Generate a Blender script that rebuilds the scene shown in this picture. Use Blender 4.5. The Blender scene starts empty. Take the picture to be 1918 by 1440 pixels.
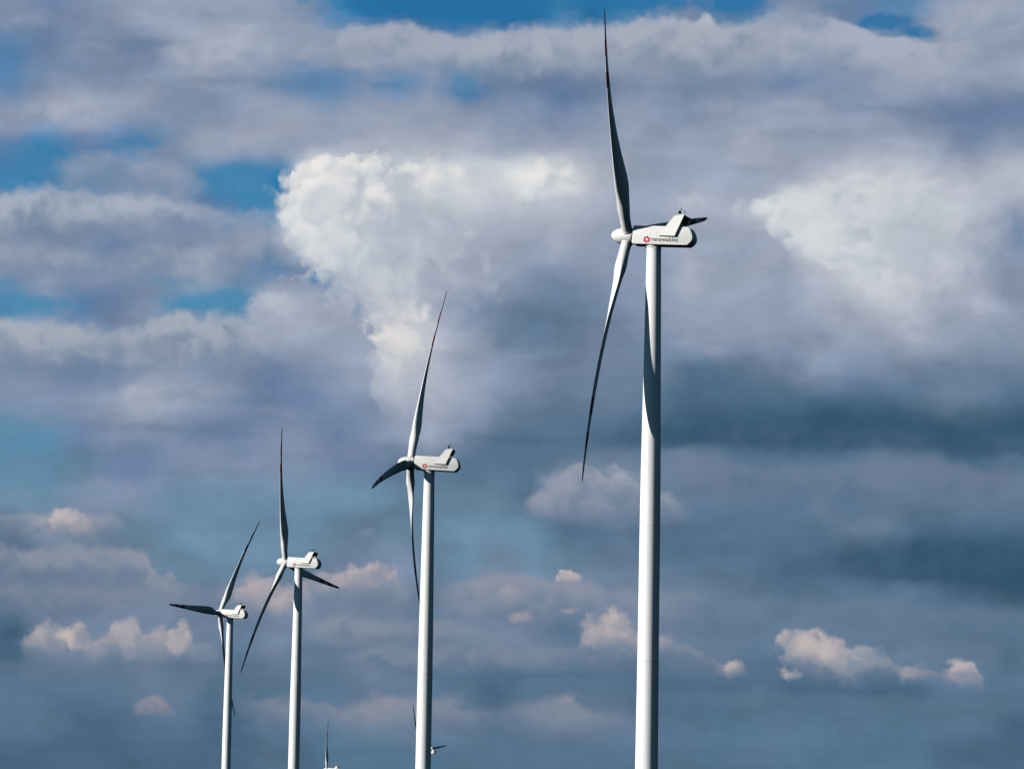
import bpy, bmesh, math, random
from mathutils import Vector, Matrix
R = math.radians
C = bpy.context.scene.collection
scene = bpy.context.scene

# ------------------------------------------------------------------ camera
F_PX = 7200.0                       # focal length in pixels of a 1918 px wide picture
PITCH = math.atan(880 / F_PX)       # the long lens looks a little up from a low rise
ROLL = R(1.07)
cam_d = bpy.data.cameras.new('camera')
cam = bpy.data.objects.new('camera', cam_d)
C.objects.link(cam)
cam_d.sensor_width = 36.0
cam_d.lens = 36.0 * F_PX / 1918.0
cam_d.clip_start = 1.0
cam_d.clip_end = 60000.0
FW = Vector((0, math.cos(PITCH), math.sin(PITCH)))
RT0 = Vector((1, 0, 0))
UP0 = RT0.cross(FW)
RT = RT0 * math.cos(ROLL) + UP0 * math.sin(ROLL)
UP = UP0 * math.cos(ROLL) - RT0 * math.sin(ROLL)
m = Matrix((RT, UP, -FW)).transposed().to_4x4()
cam.matrix_world = m
scene.camera = cam

# ------------------------------------------------------------------ exposure, sun
scene.view_settings.view_transform = 'Standard'
scene.view_settings.look = 'None'
scene.view_settings.gamma = 1.0
EXPOSURE = 0.2
scene.view_settings.exposure = EXPOSURE
scene.cycles.max_bounces = 0            # sun and sky light only, as hard as the photograph's contrast
scene.cycles.use_adaptive_sampling = True
scene.cycles.adaptive_threshold = 0.01
scene.cycles.adaptive_min_samples = 12

SUN_EL = R(24.2)
SUN_SIDE = R(21)                    # the sun stands at the left, a little behind the camera
SUN_DIR = Vector((-math.cos(SUN_SIDE) * math.cos(SUN_EL), -math.sin(SUN_SIDE) * math.cos(SUN_EL), math.sin(SUN_EL)))
sun_d = bpy.data.lights.new('sun', 'SUN')
sun_d.energy = 5.0
sun_d.angle = R(0.5)
sun_d.color = (1.0, 0.972, 0.925)
sun = bpy.data.objects.new('sun', sun_d)
C.objects.link(sun)
sun.rotation_euler = SUN_DIR.to_track_quat('Z', 'Y').to_euler()

# ------------------------------------------------------------------ node helper
def lin(c):
    return tuple((v / 255 / 12.92) if v / 255 <= 0.04045 else ((v / 255 + 0.055) / 1.055) ** 2.4 for v in c)

def air(c):
    """a cloud or sky colour, kept to a neutral grey-blue"""
    r, g, b = c
    cool = max(0.0, min(1.0, (g - r - 14) / 14))        # clear air keeps its blue
    if r > g + 6: r = g + 4 + (r - g - 4) * 0.62                # only a faint warmth on sunlit tops
    elif b > g: r = min(r - 2 * (1 - cool), g - 5)
    return lin((r, g, g + (b - g) * (0.86 + 0.07 * cool)))

class Net:
    """a small expression writer for shader nodes"""
    def __init__(s, tree):
        s.t = tree
    def node(s, kind, **kw):
        n = s.t.nodes.new(kind)
        for k, v in kw.items():
            setattr(n, k, v)
        return n
    def put(s, sock, v):
        if isinstance(v, bpy.types.NodeSocket):
            s.t.links.new(v, sock)
        elif v is not None:
            sock.default_value = v
    def math(s, op, a, b=None, c=None, clamp=False):
        n = s.node('ShaderNodeMath', operation=op, use_clamp=clamp)
        for i, v in enumerate((a, b, c)):
            s.put(n.inputs[i], v)
        return n.outputs[0]
    def add(s, a, b): return s.math('ADD', a, b)
    def sub(s, a, b): return s.math('SUBTRACT', a, b)
    def mul(s, a, b): return s.math('MULTIPLY', a, b)
    def div(s, a, b): return s.math('DIVIDE', a, b)
    def mad(s, a, b, c): return s.math('MULTIPLY_ADD', a, b, c)
    def vec(s, op, a, b=None, c=None, scale=None):
        n = s.node('ShaderNodeVectorMath', operation=op)
        s.put(n.inputs[0], a)
        if b is not None: s.put(n.inputs[1], b)
        if c is not None: s.put(n.inputs[2], c)
        if scale is not None: s.put(n.inputs['Scale'], scale)
        return n.outputs['Value'] if op in ('DOT_PRODUCT', 'LENGTH', 'DISTANCE') else n.outputs[0]
    def xyz(s, x, y, z=0.0):
        n = s.node('ShaderNodeCombineXYZ')
        for i, v in enumerate((x, y, z)): s.put(n.inputs[i], v)
        return n.outputs[0]
    def split(s, v):
        n = s.node('ShaderNodeSeparateXYZ'); s.put(n.inputs[0], v)
        return n.outputs
    def smooth(s, v, a, b, lo=0.0, hi=1.0):
        n = s.node('ShaderNodeMapRange', interpolation_type='SMOOTHSTEP')
        s.put(n.inputs['Value'], v); s.put(n.inputs['From Min'], a); s.put(n.inputs['From Max'], b)
        s.put(n.inputs['To Min'], lo); s.put(n.inputs['To Max'], hi)
        return n.outputs[0]
    def mix(s, f, a, b, blend='MIX'):
        n = s.node('ShaderNodeMix', data_type='RGBA', blend_type=blend)
        s.put(n.inputs[0], f); s.put(n.inputs[6], a); s.put(n.inputs[7], b)
        return n.outputs[2]
    def noise(s, v, scale, detail=4.0, rough=0.5, dist=0.0, lac=2.0):
        n = s.node('ShaderNodeTexNoise', noise_dimensions='3D')
        s.put(n.inputs['Vector'], v)
        n.inputs['Scale'].default_value = scale
        n.inputs['Detail'].default_value = detail
        n.inputs['Roughness'].default_value = rough
        n.inputs['Lacunarity'].default_value = lac
        n.inputs['Distortion'].default_value = dist
        return n.outputs['Fac'], n.outputs['Color']
    def ramp(s, f, stops, interp='LINEAR'):
        n = s.node('ShaderNodeValToRGB')
        cr = n.color_ramp
        cr.interpolation = interp
        while len(cr.elements) < len(stops):
            cr.elements.new(0.5)
        for e, (p, c) in zip(cr.elements, stops):
            e.position = p
            e.color = (*c, 1.0)
        s.put(n.inputs[0], f)
        return n.outputs[0]

# ------------------------------------------------------------------ the sky: broken cloud over blue, all by direction
# cloud and air tones; the rows below give one tone number per step of bearing, from the top of the bank down
TONES = [
 (34, 108, 164), (64, 127, 176), (92, 132, 176), (108, 129, 167), (126, 142, 174), (141, 153, 181),
 (155, 163, 187), (168, 173, 193), (184, 187, 203), (203, 204, 212), (222, 220, 221), (236, 231, 226),
 (46, 80, 108), (59, 91, 119), (73, 103, 133), (87, 114, 144), (99, 121, 150), (112, 130, 158),
 (72, 135, 176), (94, 136, 170), (108, 140, 169), (97, 127, 153), (82, 115, 143),
]
SKY_ROWS = [
 [4, 3, 4, 5, 6, 6, 6, 6, 5, 4, 1, 0, 0, 0, 0, 0, 0, 1, 0, 1, 2, 4, 2, 2, 4, 4, 3, 2, 2, 5, 6, 6],
 [2, 3, 4, 4, 3, 6, 7, 7, 6, 6, 5, 5, 5, 4, 5, 7, 7, 7, 7, 7, 7, 7, 7, 6, 7, 6, 5, 4, 4, 5, 6, 5],
 [2, 4, 4, 4, 5, 5, 6, 5, 4, 2, 2, 4, 2, 4, 1, 3, 3, 3, 3, 4, 5, 4, 4, 4, 3, 4, 4, 5, 6, 6, 5, 6],
 [5, 6, 7, 6, 5, 4, 4, 5, 6, 6, 5, 6, 6, 6, 4, 4, 4, 3, 4, 5, 5, 4, 5, 5, 6, 6, 5, 5, 4, 3, 3, 3],
 [3, 1, 3, 2, 2, 4, 6, 6, 6, 6, 6, 7, 7, 7, 7, 6, 6, 7, 6, 6, 5, 6, 6, 7, 6, 6, 6, 6, 6, 5, 4, 5],
 [1, 1, 2, 2, 5, 5, 1, 1, 1, 10, 10, 9, 9, 10, 9, 9, 10, 10, 8, 6, 6, 6, 6, 6, 7, 8, 9, 9, 9, 8, 8, 8],
 [5, 6, 6, 6, 6, 5, 3, 1, 1, 10, 10, 9, 8, 9, 9, 8, 9, 8, 7, 6, 6, 7, 7, 8, 10, 10, 9, 10, 9, 9, 8, 6],
 [5, 4, 4, 3, 4, 3, 4, 5, 5, 9, 10, 9, 8, 8, 7, 7, 6, 7, 6, 5, 5, 6, 6, 6, 7, 10, 9, 9, 9, 9, 8, 5],
 [4, 5, 4, 3, 4, 6, 6, 4, 2, 4, 2, 9, 9, 8, 7, 6, 5, 4, 5, 5, 5, 7, 6, 6, 6, 8, 9, 9, 8, 8, 7, 5],
 [18, 4, 2, 3, 4, 18, 18, 18, 7, 7, 6, 7, 8, 7, 4, 17, 16, 16, 17, 4, 5, 6, 6, 6, 5, 6, 7, 8, 8, 7, 7, 5],
 [6, 6, 5, 4, 5, 6, 5, 5, 6, 6, 6, 6, 10, 8, 6, 17, 16, 16, 17, 17, 4, 5, 5, 5, 5, 5, 6, 6, 7, 6, 5, 5],
 [4, 4, 3, 3, 5, 5, 4, 4, 3, 4, 5, 6, 9, 8, 6, 5, 4, 17, 17, 17, 17, 15, 15, 16, 17, 5, 4, 4, 17, 17, 17, 17],
 [4, 4, 4, 5, 7, 6, 5, 4, 3, 3, 4, 4, 7, 7, 6, 4, 17, 16, 16, 16, 15, 14, 14, 14, 14, 14, 14, 14, 15, 16, 16, 15],
 [19, 19, 3, 4, 4, 4, 3, 3, 4, 4, 3, 4, 5, 6, 4, 16, 15, 15, 15, 15, 14, 13, 13, 13, 13, 12, 12, 12, 12, 12, 12, 12],
 [19, 19, 21, 3, 3, 4, 4, 4, 4, 4, 3, 3, 16, 16, 15, 15, 15, 16, 17, 17, 16, 17, 16, 15, 15, 15, 15, 16, 16, 15, 14, 15],
 [20, 20, 4, 4, 4, 20, 20, 20, 20, 20, 20, 20, 21, 21, 21, 21, 15, 5, 5, 5, 17, 16, 16, 15, 15, 16, 15, 16, 16, 16, 16, 16],
 [16, 4, 17, 16, 21, 20, 20, 20, 20, 20, 21, 16, 21, 21, 20, 20, 20, 15, 15, 16, 15, 15, 15, 15, 15, 15, 16, 16, 14, 14, 14, 14],
 [15, 16, 17, 17, 17, 21, 20, 20, 20, 21, 17, 17, 4, 21, 20, 17, 20, 21, 16, 16, 15, 15, 15, 15, 14, 14, 13, 13, 12, 12, 12, 12],
 [16, 16, 16, 17, 17, 17, 16, 17, 17, 17, 17, 17, 17, 16, 17, 17, 17, 17, 17, 17, 17, 16, 16, 16, 15, 15, 15, 15, 15, 14, 14, 13],
 [14, 17, 17, 17, 17, 17, 17, 16, 17, 17, 17, 17, 17, 16, 17, 17, 17, 15, 16, 17, 17, 16, 16, 16, 16, 16, 16, 16, 16, 15, 15, 15],
 [14, 16, 17, 16, 17, 16, 16, 15, 17, 16, 16, 17, 16, 16, 17, 17, 17, 16, 16, 16, 15, 16, 16, 15, 15, 17, 16, 15, 16, 16, 16, 15],
 [15, 15, 15, 15, 16, 16, 15, 15, 15, 15, 15, 16, 16, 15, 15, 14, 15, 15, 15, 15, 14, 14, 14, 15, 14, 14, 14, 14, 14, 15, 15, 15],
 [15, 15, 14, 14, 15, 15, 14, 14, 15, 15, 16, 17, 17, 16, 16, 15, 16, 17, 17, 16, 15, 15, 22, 22, 15, 22, 15, 22, 22, 15, 15, 14],
 [14, 14, 14, 14, 14, 14, 14, 14, 15, 14, 22, 22, 22, 22, 15, 15, 15, 15, 15, 15, 15, 22, 22, 15, 22, 22, 22, 22, 22, 14, 14, 14],
]
# layers and billows: centre x, y, half width, half height, edge softness, ruggedness, lit colour, shaded colour, strength, fading towards the base
STRATA = [
 # dark undersides of the upper layers
 (230, 78, 160, 12, 1.1, .7, (106, 128, 160), (106, 128, 160), .5, 0), (420, 150, 220, 14, 1.1, .7, (108, 130, 162), (108, 130, 162), .5, 0), (1250, 165, 260, 18, 1.2, .6, (116, 134, 162), (116, 134, 162), .5, 0), (1700, 205, 220, 16, 1.2, .6, (112, 130, 158), (112, 130, 158), .5, 0), (1560, 250, 240, 14, 1.2, .6, (126, 143, 168), (126, 143, 168), .4, 0),
 (150, 690, 190, 13, 1.1, .7, (108, 128, 158), (108, 128, 158), .5, 0), (470, 752, 120, 12, 1.1, .7, (100, 124, 154), (100, 124, 154), .5, 0), (330, 800, 190, 13, 1.1, .7, (102, 126, 156), (102, 126, 156), .45, 0),
 # clear gaps
 (845, 18, 120, 50, .7, .55, (36, 112, 168), (36, 112, 168), .9, 0), (700, 6, 80, 30, .7, .55, (36, 112, 168), (36, 112, 168), .9, 0), (980, 12, 100, 32, .7, .5, (36, 112, 168), (36, 112, 168), .85, 0),
 (1190, 2, 190, 26, .6, .4, (38, 114, 170), (38, 114, 170), .9, 0), (1375, 4, 75, 30, .6, .5, (38, 114, 170), (38, 114, 170), .9, 0), (570, 2, 16, 12, .8, .5, (70, 130, 176), (70, 130, 176), .6, 0),
 (1655, 42, 62, 20, .6, .6, (42, 114, 168), (42, 114, 168), .9, 0), (1722, 60, 44, 13, .6, .6, (44, 116, 168), (44, 116, 168), .95, 0), (1560, 12, 36, 14, .9, .5, (80, 124, 172), (80, 124, 172), .5, 0),
 (60, 300, 95, 48, .8, .6, (64, 128, 174), (64, 128, 174), .9, 0), (170, 325, 140, 14, .8, .6, (76, 132, 176), (76, 132, 176), .8, 0), (262, 266, 70, 13, .8, .6, (72, 128, 174), (72, 128, 174), .8, 0),
 (440, 345, 90, 42, .6, .6, (68, 132, 178), (68, 132, 178), .95, 0), (495, 372, 50, 26, .5, .6, (66, 132, 178), (66, 132, 178), .95, 0),
 (425, 562, 75, 25, .7, .6, (78, 138, 180), (78, 138, 180), .9, 0), (320, 528, 70, 22, .9, .6, (92, 140, 180), (92, 140, 180), .7, 0), (60, 572, 100, 24, .7, .6, (76, 138, 178), (76, 138, 178), .9, 0), (12, 522, 30, 30, .9, .5, (84, 136, 178), (84, 136, 178), .8, 0),
 (600, 520, 26, 16, .5, .8, (84, 134, 176), (84, 134, 176), .9, 0), (668, 582, 12, 24, .8, .8, (112, 146, 178), (112, 146, 178), .8, 0),
 (880, 172, 52, 24, .9, .5, (66, 122, 170), (66, 122, 170), .75, 0), (715, 160, 50, 14, 1, .5, (84, 126, 170), (84, 126, 170), .6, 0), (540, 160, 80, 15, 1, .5, (90, 128, 170), (90, 128, 170), .55, 0), (25, 95, 50, 16, 1, .5, (84, 124, 168), (84, 124, 168), .6, 0), (290, 82, 40, 9, 1, .5, (92, 126, 168), (92, 126, 168), .5, 0),
 (5, 790, 80, 60, 1, .5, (96, 139, 169), (96, 139, 169), .6, 0), (30, 870, 130, 40, 1, .5, (100, 139, 167), (100, 139, 167), .5, 0),
 (340, 955, 170, 50, 1, .4, (106, 138, 168), (106, 138, 168), .4, 0), (960, 1000, 120, 40, 1, .4, (104, 137, 168), (104, 137, 168), .4, 0), (1905, 440, 40, 60, 1, .6, (84, 122, 164), (84, 122, 164), .6, 0),
 # layered cloud with lit tops and bases that melt away
 (270, 388, 80, 30, .6, .6, (178, 184, 203), (140, 152, 180), .6, .8),
 (345, 455, 90, 30, .8, .6, (142, 153, 180), (112, 132, 168), .6, .7), (60, 470, 110, 30, .8, .6, (146, 156, 182), (112, 132, 166), .6, .7), (200, 520, 80, 34, .8, .6, (144, 154, 182), (110, 132, 168), .7, .6),
 
 (115, 212, 90, 28, .9, .5, (178, 178, 196), (132, 146, 176), .7, .7), (300, 215, 150, 30, 1, .5, (150, 158, 184), (122, 140, 172), .5, .7), (480, 275, 160, 30, 1, .5, (162, 168, 190), (130, 146, 176), .5, .6),
 (430, 105, 190, 34, 1, .5, (180, 182, 199), (132, 146, 176), .75, .7), (400, 25, 160, 30, 1, .5, (160, 168, 192), (124, 140, 174), .5, .7), (60, 45, 90, 34, .8, .5, (152, 160, 186), (112, 132, 168), .6, .7),
 (1120, 88, 120, 50, .5, .5, (184, 182, 198), (132, 146, 176), .7, .8), (1240, 84, 100, 56, .4, .55, (184, 184, 200), (132, 146, 176), .8, .8),
 (1322, 56, 30, 30, .35, .6, (196, 194, 207), (160, 166, 188), .85, .7), (1480, 96, 120, 56, .6, .5, (182, 184, 200), (122, 138, 168), .7, .8), (1480, 22, 50, 26, .8, .6, (140, 152, 180), (126, 142, 174), .6, .5),
 (1690, 100, 90, 32, .5, .5, (142, 152, 180), (118, 134, 166), .7, .7), (720, 92, 120, 46, .6, .5, (152, 158, 184), (126, 142, 174), .7, .7), (1840, 50, 120, 72, .7, .5, (170, 174, 194), (136, 150, 178), .7, .6), (1070, 30, 34, 14, 1, .6, (90, 134, 176), (70, 126, 174), .7, .3),
 (750, 225, 180, 44, 1, .4, (160, 167, 190), (140, 152, 180), .5, .6), (1430, 210, 200, 30, 1, .4, (156, 164, 186), (128, 144, 172), .5, .7), (1850, 145, 90, 30, 1, .4, (166, 172, 192), (128, 144, 174), .6, .7),
 (342, 600, 26, 26, .8, .7, (176, 178, 194), (140, 152, 178), .7, .6), (400, 610, 70, 32, .7, .6, (152, 161, 184), (120, 138, 168), .6, .7), (270, 650, 80, 46, .8, .7, (152, 161, 182), (124, 140, 168), .6, .7),
 (40, 725, 120, 18, 1, .5, (142, 152, 178), (110, 128, 160), .6, .6), (252, 735, 34, 20, 1.2, .5, (198, 194, 202), (160, 166, 184), .8, .4), (330, 740, 130, 28, 1, .5, (156, 163, 182), (118, 134, 164), .6, .7), (510, 776, 90, 18, .9, .5, (138, 150, 178), (108, 128, 160), .6, .7),
 (610, 852, 130, 28, .9, .5, (138, 148, 174), (108, 128, 158), .6, .7), (420, 846, 120, 28, .9, .5, (136, 148, 176), (112, 132, 162), .6, .7), 
 # the heavy base of the storm cloud and what hangs below it
 (960, 822, 130, 22, 1.2, .4, (70, 102, 134), (70, 102, 134), .6, 0),
 
 (1790, 740, 74, 14, 1, .6, (116, 132, 162), (98, 120, 150), .6, .3), (1705, 712, 36, 18, 1, .7, (116, 132, 162), (98, 120, 150), .6, .5), (1430, 930, 90, 40, .7, .6, (108, 126, 154), (88, 113, 144), .6, .7), 
 (1150, 995, 130, 16, 1.2, .5, (86, 112, 142), (84, 111, 141), .6, 0),
 
 (1000, 1264, 280, 13, 1.1, .4, (72, 106, 138), (72, 106, 138), .75, 0), (1420, 1272, 240, 14, 1.1, .4, (74, 106, 137), (74, 106, 137), .6, 0), (1700, 1305, 200, 12, 1.2, .4, (72, 103, 134), (72, 103, 134), .5, 0), (350, 1245, 180, 12, 1.2, .4, (76, 106, 136), (76, 106, 136), .5, 0),
 
]
# cloud outlines: 'top' gives the height of the upper edge along the horizon, 'side' the left edge going down.
# points: (along, edge, where it has melted away, strength); then edge softness, depth of the lit rim, melt length, raggedness, lit, shaded
OUTLINES = [
 ('top', [(560, 60, 150, 0), (600, 52, 150, .3), (640, 40, 160, .8), (700, 38, 170, .85), (735, 30, 170, .85), (765, 30, 170, .85), (800, 46, 170, .85), (850, 62, 180, .85), (900, 54, 190, .9), (960, 46, 190, .9), (1010, 42, 180, .85), (1050, 48, 180, .8),
   (1100, 43, 180, .85), (1160, 36, 180, .9), (1220, 28, 180, .9), (1265, 26, 180, .9), (1292, 33, 180, .9), (1306, 24, 180, .9), (1335, 26, 180, .9), (1346, 40, 180, .9), (1395, 34, 175, .85), (1430, 24, 160, .7), (1470, 8, 150, .4), (1520, 4, 150, 0)],
   .22, 1.1, .9, .45, (170, 174, 191), (122, 139, 166)),
 ('top', [(1480, 20, 140, 0), (1530, 22, 150, .5), (1570, 30, 160, .85), (1610, 44, 170, .9), (1650, 62, 180, .9), (1672, 69, 180, .9), (1705, 65, 180, .9), (1745, 73, 180, .9), (1790, 74, 180, .5), (1840, 76, 180, 0)],
   .12, 1.5, .9, .18, (174, 178, 197), (124, 140, 170)),
 ('top', [(0, 352, 500, .9), (30, 345, 500, .9), (62, 337, 500, .9), (92, 336, 500, .9), (130, 343, 490, .9), (180, 352, 480, .9), (235, 350, 480, .9), (265, 349, 480, .9), (300, 357, 480, .85), (340, 371, 480, .8), (400, 380, 480, .7), (450, 384, 480, .6), (500, 392, 480, .5), (530, 400, 480, 0)],
   .26, .85, 1.2, .45, (172, 179, 196), (108, 128, 160)),
 ('top', [(0, 445, 560, .8), (70, 440, 560, .8), (140, 448, 555, .8), (200, 458, 550, .5), (250, 450, 560, .7), (290, 438, 570, .8), (340, 444, 570, .8), (400, 438, 560, .6), (440, 420, 550, .6), (490, 415, 540, .6), (540, 430, 540, 0)],
   .5, .8, .9, .5, (158, 166, 185), (112, 132, 163)),
 ('top', [(90, 290, 370, 0), (130, 282, 370, .7), (180, 276, 370, .8), (230, 280, 375, .85), (280, 292, 385, .9), (330, 302, 390, .85), (370, 314, 380, .5), (400, 320, 370, 0)],
   .3, .6, .35, .25, (146, 156, 183), (120, 140, 173)),
 ('top', [(0, 590, 740, .9), (55, 591, 740, .9), (110, 597, 740, .9), (165, 601, 740, .85), (195, 610, 740, .7), (250, 608, 740, .7), (285, 590, 740, .8), (318, 578, 740, .85), (350, 576, 740, .85), (362, 592, 740, .8), (385, 578, 740, .8), (420, 582, 740, .8), (455, 590, 740, .8), (480, 596, 740, .5), (540, 600, 740, .3), (620, 600, 740, 0)],
   .24, .95, 1.3, .5, (170, 175, 189), (112, 131, 160)),
 ('side', [(285, 700, 800, 0), (296, 598, 860, .85), (303, 570, 860, .95), (318, 552, 860, 1), (335, 541, 860, 1), (352, 531, 850, 1), (378, 527, 840, 1), (402, 531, 830, 1), (425, 536, 820, 1), (445, 543, 800, .95), (462, 556, 790, .9), (478, 572, 780, .8), (492, 590, 770, .75), (508, 606, 770, .7), (520, 626, 770, .65), (535, 650, 770, .6), (560, 672, 780, .5), (590, 686, 790, .5), (625, 700, 800, .55), (665, 706, 800, .5), (705, 702, 800, .4), (745, 703, 800, .25), (785, 716, 800, .1), (830, 745, 800, 0)],
   .15, 1.7, 1.8, .85, (230, 229, 229), (176, 184, 201)),
 ('side', [(330, 1540, 1760, 0), (355, 1470, 1860, 0.34), (375, 1412, 1860, 0.68), (390, 1421, 1860, 0.77), (404, 1434, 1860, 0.81), (418, 1444, 1860, 0.81), (432, 1457, 1860, 0.81), (446, 1470, 1860, 0.81), (456, 1484, 1860, 0.81), (466, 1506, 1860, 0.77), (478, 1526, 1860, 0.77), (494, 1548, 1860, 0.72), (520, 1580, 1860, 0.59), (560, 1620, 1860, 0.34), (610, 1650, 1730, 0)],
   .2, 2.8, 2.6, .7, (218, 218, 222), (160, 169, 188)),
 ('top', [(980, 930, 990, 0), (1005, 915, 990, .7), (1030, 902, 992, .85), (1050, 880, 995, .9), (1085, 860, 995, .9), (1115, 868, 995, .9), (1135, 888, 995, .9), (1150, 884, 995, .95), (1170, 878, 995, .95), (1190, 888, 995, .9), (1215, 910, 992, .8), (1245, 915, 990, .8), (1270, 930, 990, .6), (1300, 950, 990, 0)],
   .16, .75, .6, .4, (154, 157, 175), (102, 122, 150)),
 ('top', [(880, 800, 850, 0), (1000, 785, 850, .5), (1100, 765, 850, .6), (1250, 735, 850, .8), (1400, 740, 852, .85), (1600, 758, 850, .9), (1918, 772, 866, .9)], 1.0, 1.0, .3, .4, (66, 96, 127), (48, 81, 111)),
 ('top', [(1330, 1040, 1072, 0), (1450, 1025, 1084, .4), (1600, 1015, 1090, .7), (1750, 1008, 1104, .8), (1918, 998, 1118, .85)], .7, .9, .28, .35, (60, 92, 121), (46, 79, 109)),
 ('top', [(1240, 850, 960, 0), (1280, 836, 960, .6), (1330, 842, 960, .8), (1365, 856, 960, .8), (1420, 862, 960, .7), (1520, 856, 970, .7), (1640, 852, 970, .7), (1740, 846, 970, .7), (1790, 852, 970, .7), (1840, 866, 970, .7), (1918, 872, 970, .6)],
   .3, 1.0, .8, .25, (112, 125, 153), (86, 112, 144)),
 ('top', [(0, 955, 1010, .5), (40, 948, 1020, .6), (75, 955, 1030, .8), (100, 952, 1040, .95), (140, 952, 1040, .95), (180, 960, 1030, .8), (210, 955, 1020, .7), (230, 975, 1010, .3), (250, 985, 1010, 0)],
   .2, .6, .7, .34, (168, 163, 174), (110, 127, 154)),
 ('top', [(0, 1010, 1130, .5), (60, 1018, 1130, .7), (120, 1008, 1130, .6), (200, 1015, 1130, .6), (240, 1012, 1130, .7), (270, 1022, 1130, .7), (290, 1070, 1140, .8), (320, 1068, 1140, .8), (345, 1082, 1140, .6), (400, 1095, 1140, .6), (430, 1088, 1150, .8), (450, 1078, 1165, .9), (480, 1074, 1170, .9), (500, 1080, 1170, .9), (525, 1095, 1170, .9), (548, 1086, 1165, .8), (600, 1070, 1150, .8), (625, 1064, 1150, .9), (660, 1068, 1150, .85), (685, 1056, 1150, .9), (710, 1064, 1150, .85), (742, 1062, 1150, .8), (760, 1080, 1150, .4), (780, 1085, 1150, 0)],
   .22, .8, .8, .34, (160, 156, 170), (110, 127, 155)),
 ('top', [(800, 1090, 1190, 0), (850, 1078, 1190, .5), (885, 1072, 1190, .7), (930, 1063, 1190, .8), (965, 1066, 1190, .8), (1000, 1072, 1190, .7), (1033, 1072, 1190, .8), (1090, 1076, 1190, .7), (1130, 1090, 1190, .6), (1200, 1100, 1190, .4), (1290, 1095, 1180, .4), (1340, 1110, 1180, 0)],
   .2, .9, .8, .26, (150, 149, 168), (108, 127, 155)),
 ('top', [(560, 1165, 1225, 0), (600, 1150, 1225, 0.87), (650, 1142, 1225, 0.95), (700, 1150, 1225, 0.87), (760, 1160, 1225, 0.87), (830, 1150, 1225, 0.72), (900, 1170, 1225, 0.43), (960, 1180, 1225, 0)], .2, .7, .5, .35, (134, 142, 163), (102, 122, 150)),
 ('top', [(640, 1215, 1262, 0), (690, 1205, 1262, 0.87), (740, 1198, 1262, 0.87), (830, 1205, 1262, 0.87), (900, 1195, 1262, 0.87), (980, 1205, 1262, 0.72), (1050, 1200, 1262, 0.72), (1120, 1215, 1262, .2), (1180, 1220, 1262, 0)], .2, .6, .3, .35, (124, 135, 158), (94, 117, 147)),
 ('top', [(0, 1225, 1290, 0.72), (80, 1232, 1290, 0.72), (180, 1228, 1290, 0.58), (300, 1236, 1290, 0.58), (420, 1230, 1290, 0.43), (500, 1240, 1290, 0)], .3, .8, .6, .3, (102, 119, 146), (82, 107, 137)),
 ('top', [(0, 1080, 1170, 0.72), (60, 1072, 1170, 0.87), (130, 1078, 1170, 0.87), (210, 1085, 1170, 0.87), (280, 1095, 1170, 0.72), (380, 1110, 1170, 0.58), (440, 1120, 1170, 0)], .3, .9, .7, .4, (128, 136, 160), (98, 118, 146)),
 ('top', [(1250, 1130, 1200, 0), (1330, 1118, 1200, 0.72), (1450, 1112, 1200, 0.72), (1600, 1110, 1205, 0.72), (1750, 1122, 1205, 0.72), (1918, 1130, 1205, 0.58)], .3, .9, .7, .35, (106, 123, 150), (86, 111, 140)),
 ('top', [(40, 1200, 1245, 0), (56, 1180, 1245, .8), (78, 1168, 1248, .95), (98, 1174, 1250, .9), (112, 1182, 1250, .9), (128, 1172, 1250, .95), (148, 1168, 1250, .95), (163, 1175, 1250, .9), (173, 1196, 1250, .8), (200, 1186, 1252, .85), (216, 1162, 1254, .95), (238, 1154, 1256, .95), (258, 1164, 1256, .95), (272, 1184, 1256, .85), (286, 1178, 1256, .85), (304, 1182, 1256, .9), (320, 1172, 1256, .95), (340, 1170, 1256, .95), (354, 1184, 1254, .9), (364, 1200, 1252, .7), (380, 1194, 1248, .6), (398, 1198, 1246, .5), (415, 1215, 1245, 0)],
   .14, .66, .6, .24, (176, 168, 175), (106, 124, 152)),
 ('top', [(1080, 1200, 1240, 0), (1096, 1180, 1240, .8), (1112, 1168, 1242, .9), (1128, 1152, 1245, .95), (1146, 1142, 1248, .95), (1164, 1154, 1248, .95), (1180, 1172, 1248, .9), (1200, 1185, 1245, .8), (1240, 1188, 1240, .7), (1262, 1200, 1240, .5), (1300, 1212, 1250, .3), (1325, 1222, 1255, .2), (1350, 1240, 1275, .6), (1366, 1228, 1275, .9), (1380, 1232, 1275, .9), (1394, 1250, 1272, .5), (1410, 1260, 1270, 0)],
   .14, .6, .5, .28, (182, 171, 176), (112, 129, 156)),
 ('top', [(1440, 1215, 1240, 0), (1453, 1186, 1225, .85), (1470, 1194, 1240, .9), (1486, 1188, 1258, .95), (1500, 1183, 1268, .95), (1518, 1182, 1275, .95), (1530, 1200, 1280, .9), (1543, 1196, 1284, .9), (1552, 1190, 1286, .95), (1564, 1200, 1288, .9), (1580, 1206, 1290, .85), (1612, 1206, 1288, .8), (1640, 1220, 1282, .55), (1680, 1234, 1282, .4), (1720, 1244, 1286, .7), (1760, 1256, 1286, .4), (1780, 1250, 1290, .7), (1792, 1234, 1294, .95), (1810, 1234, 1296, .95), (1828, 1246, 1298, .9), (1842, 1270, 1300, .6), (1856, 1285, 1300, 0)],
   .11, .6, .5, .30, (184, 174, 177), (110, 127, 154)),
 ('top', [(1000, 1282, 1340, 0), (1050, 1282, 1340, .3), (1300, 1284, 1350, .5), (1600, 1290, 1350, .5), (1918, 1300, 1350, .4)], .25, .8, .5, .2, (96, 122, 149), (82, 110, 139)),
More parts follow.
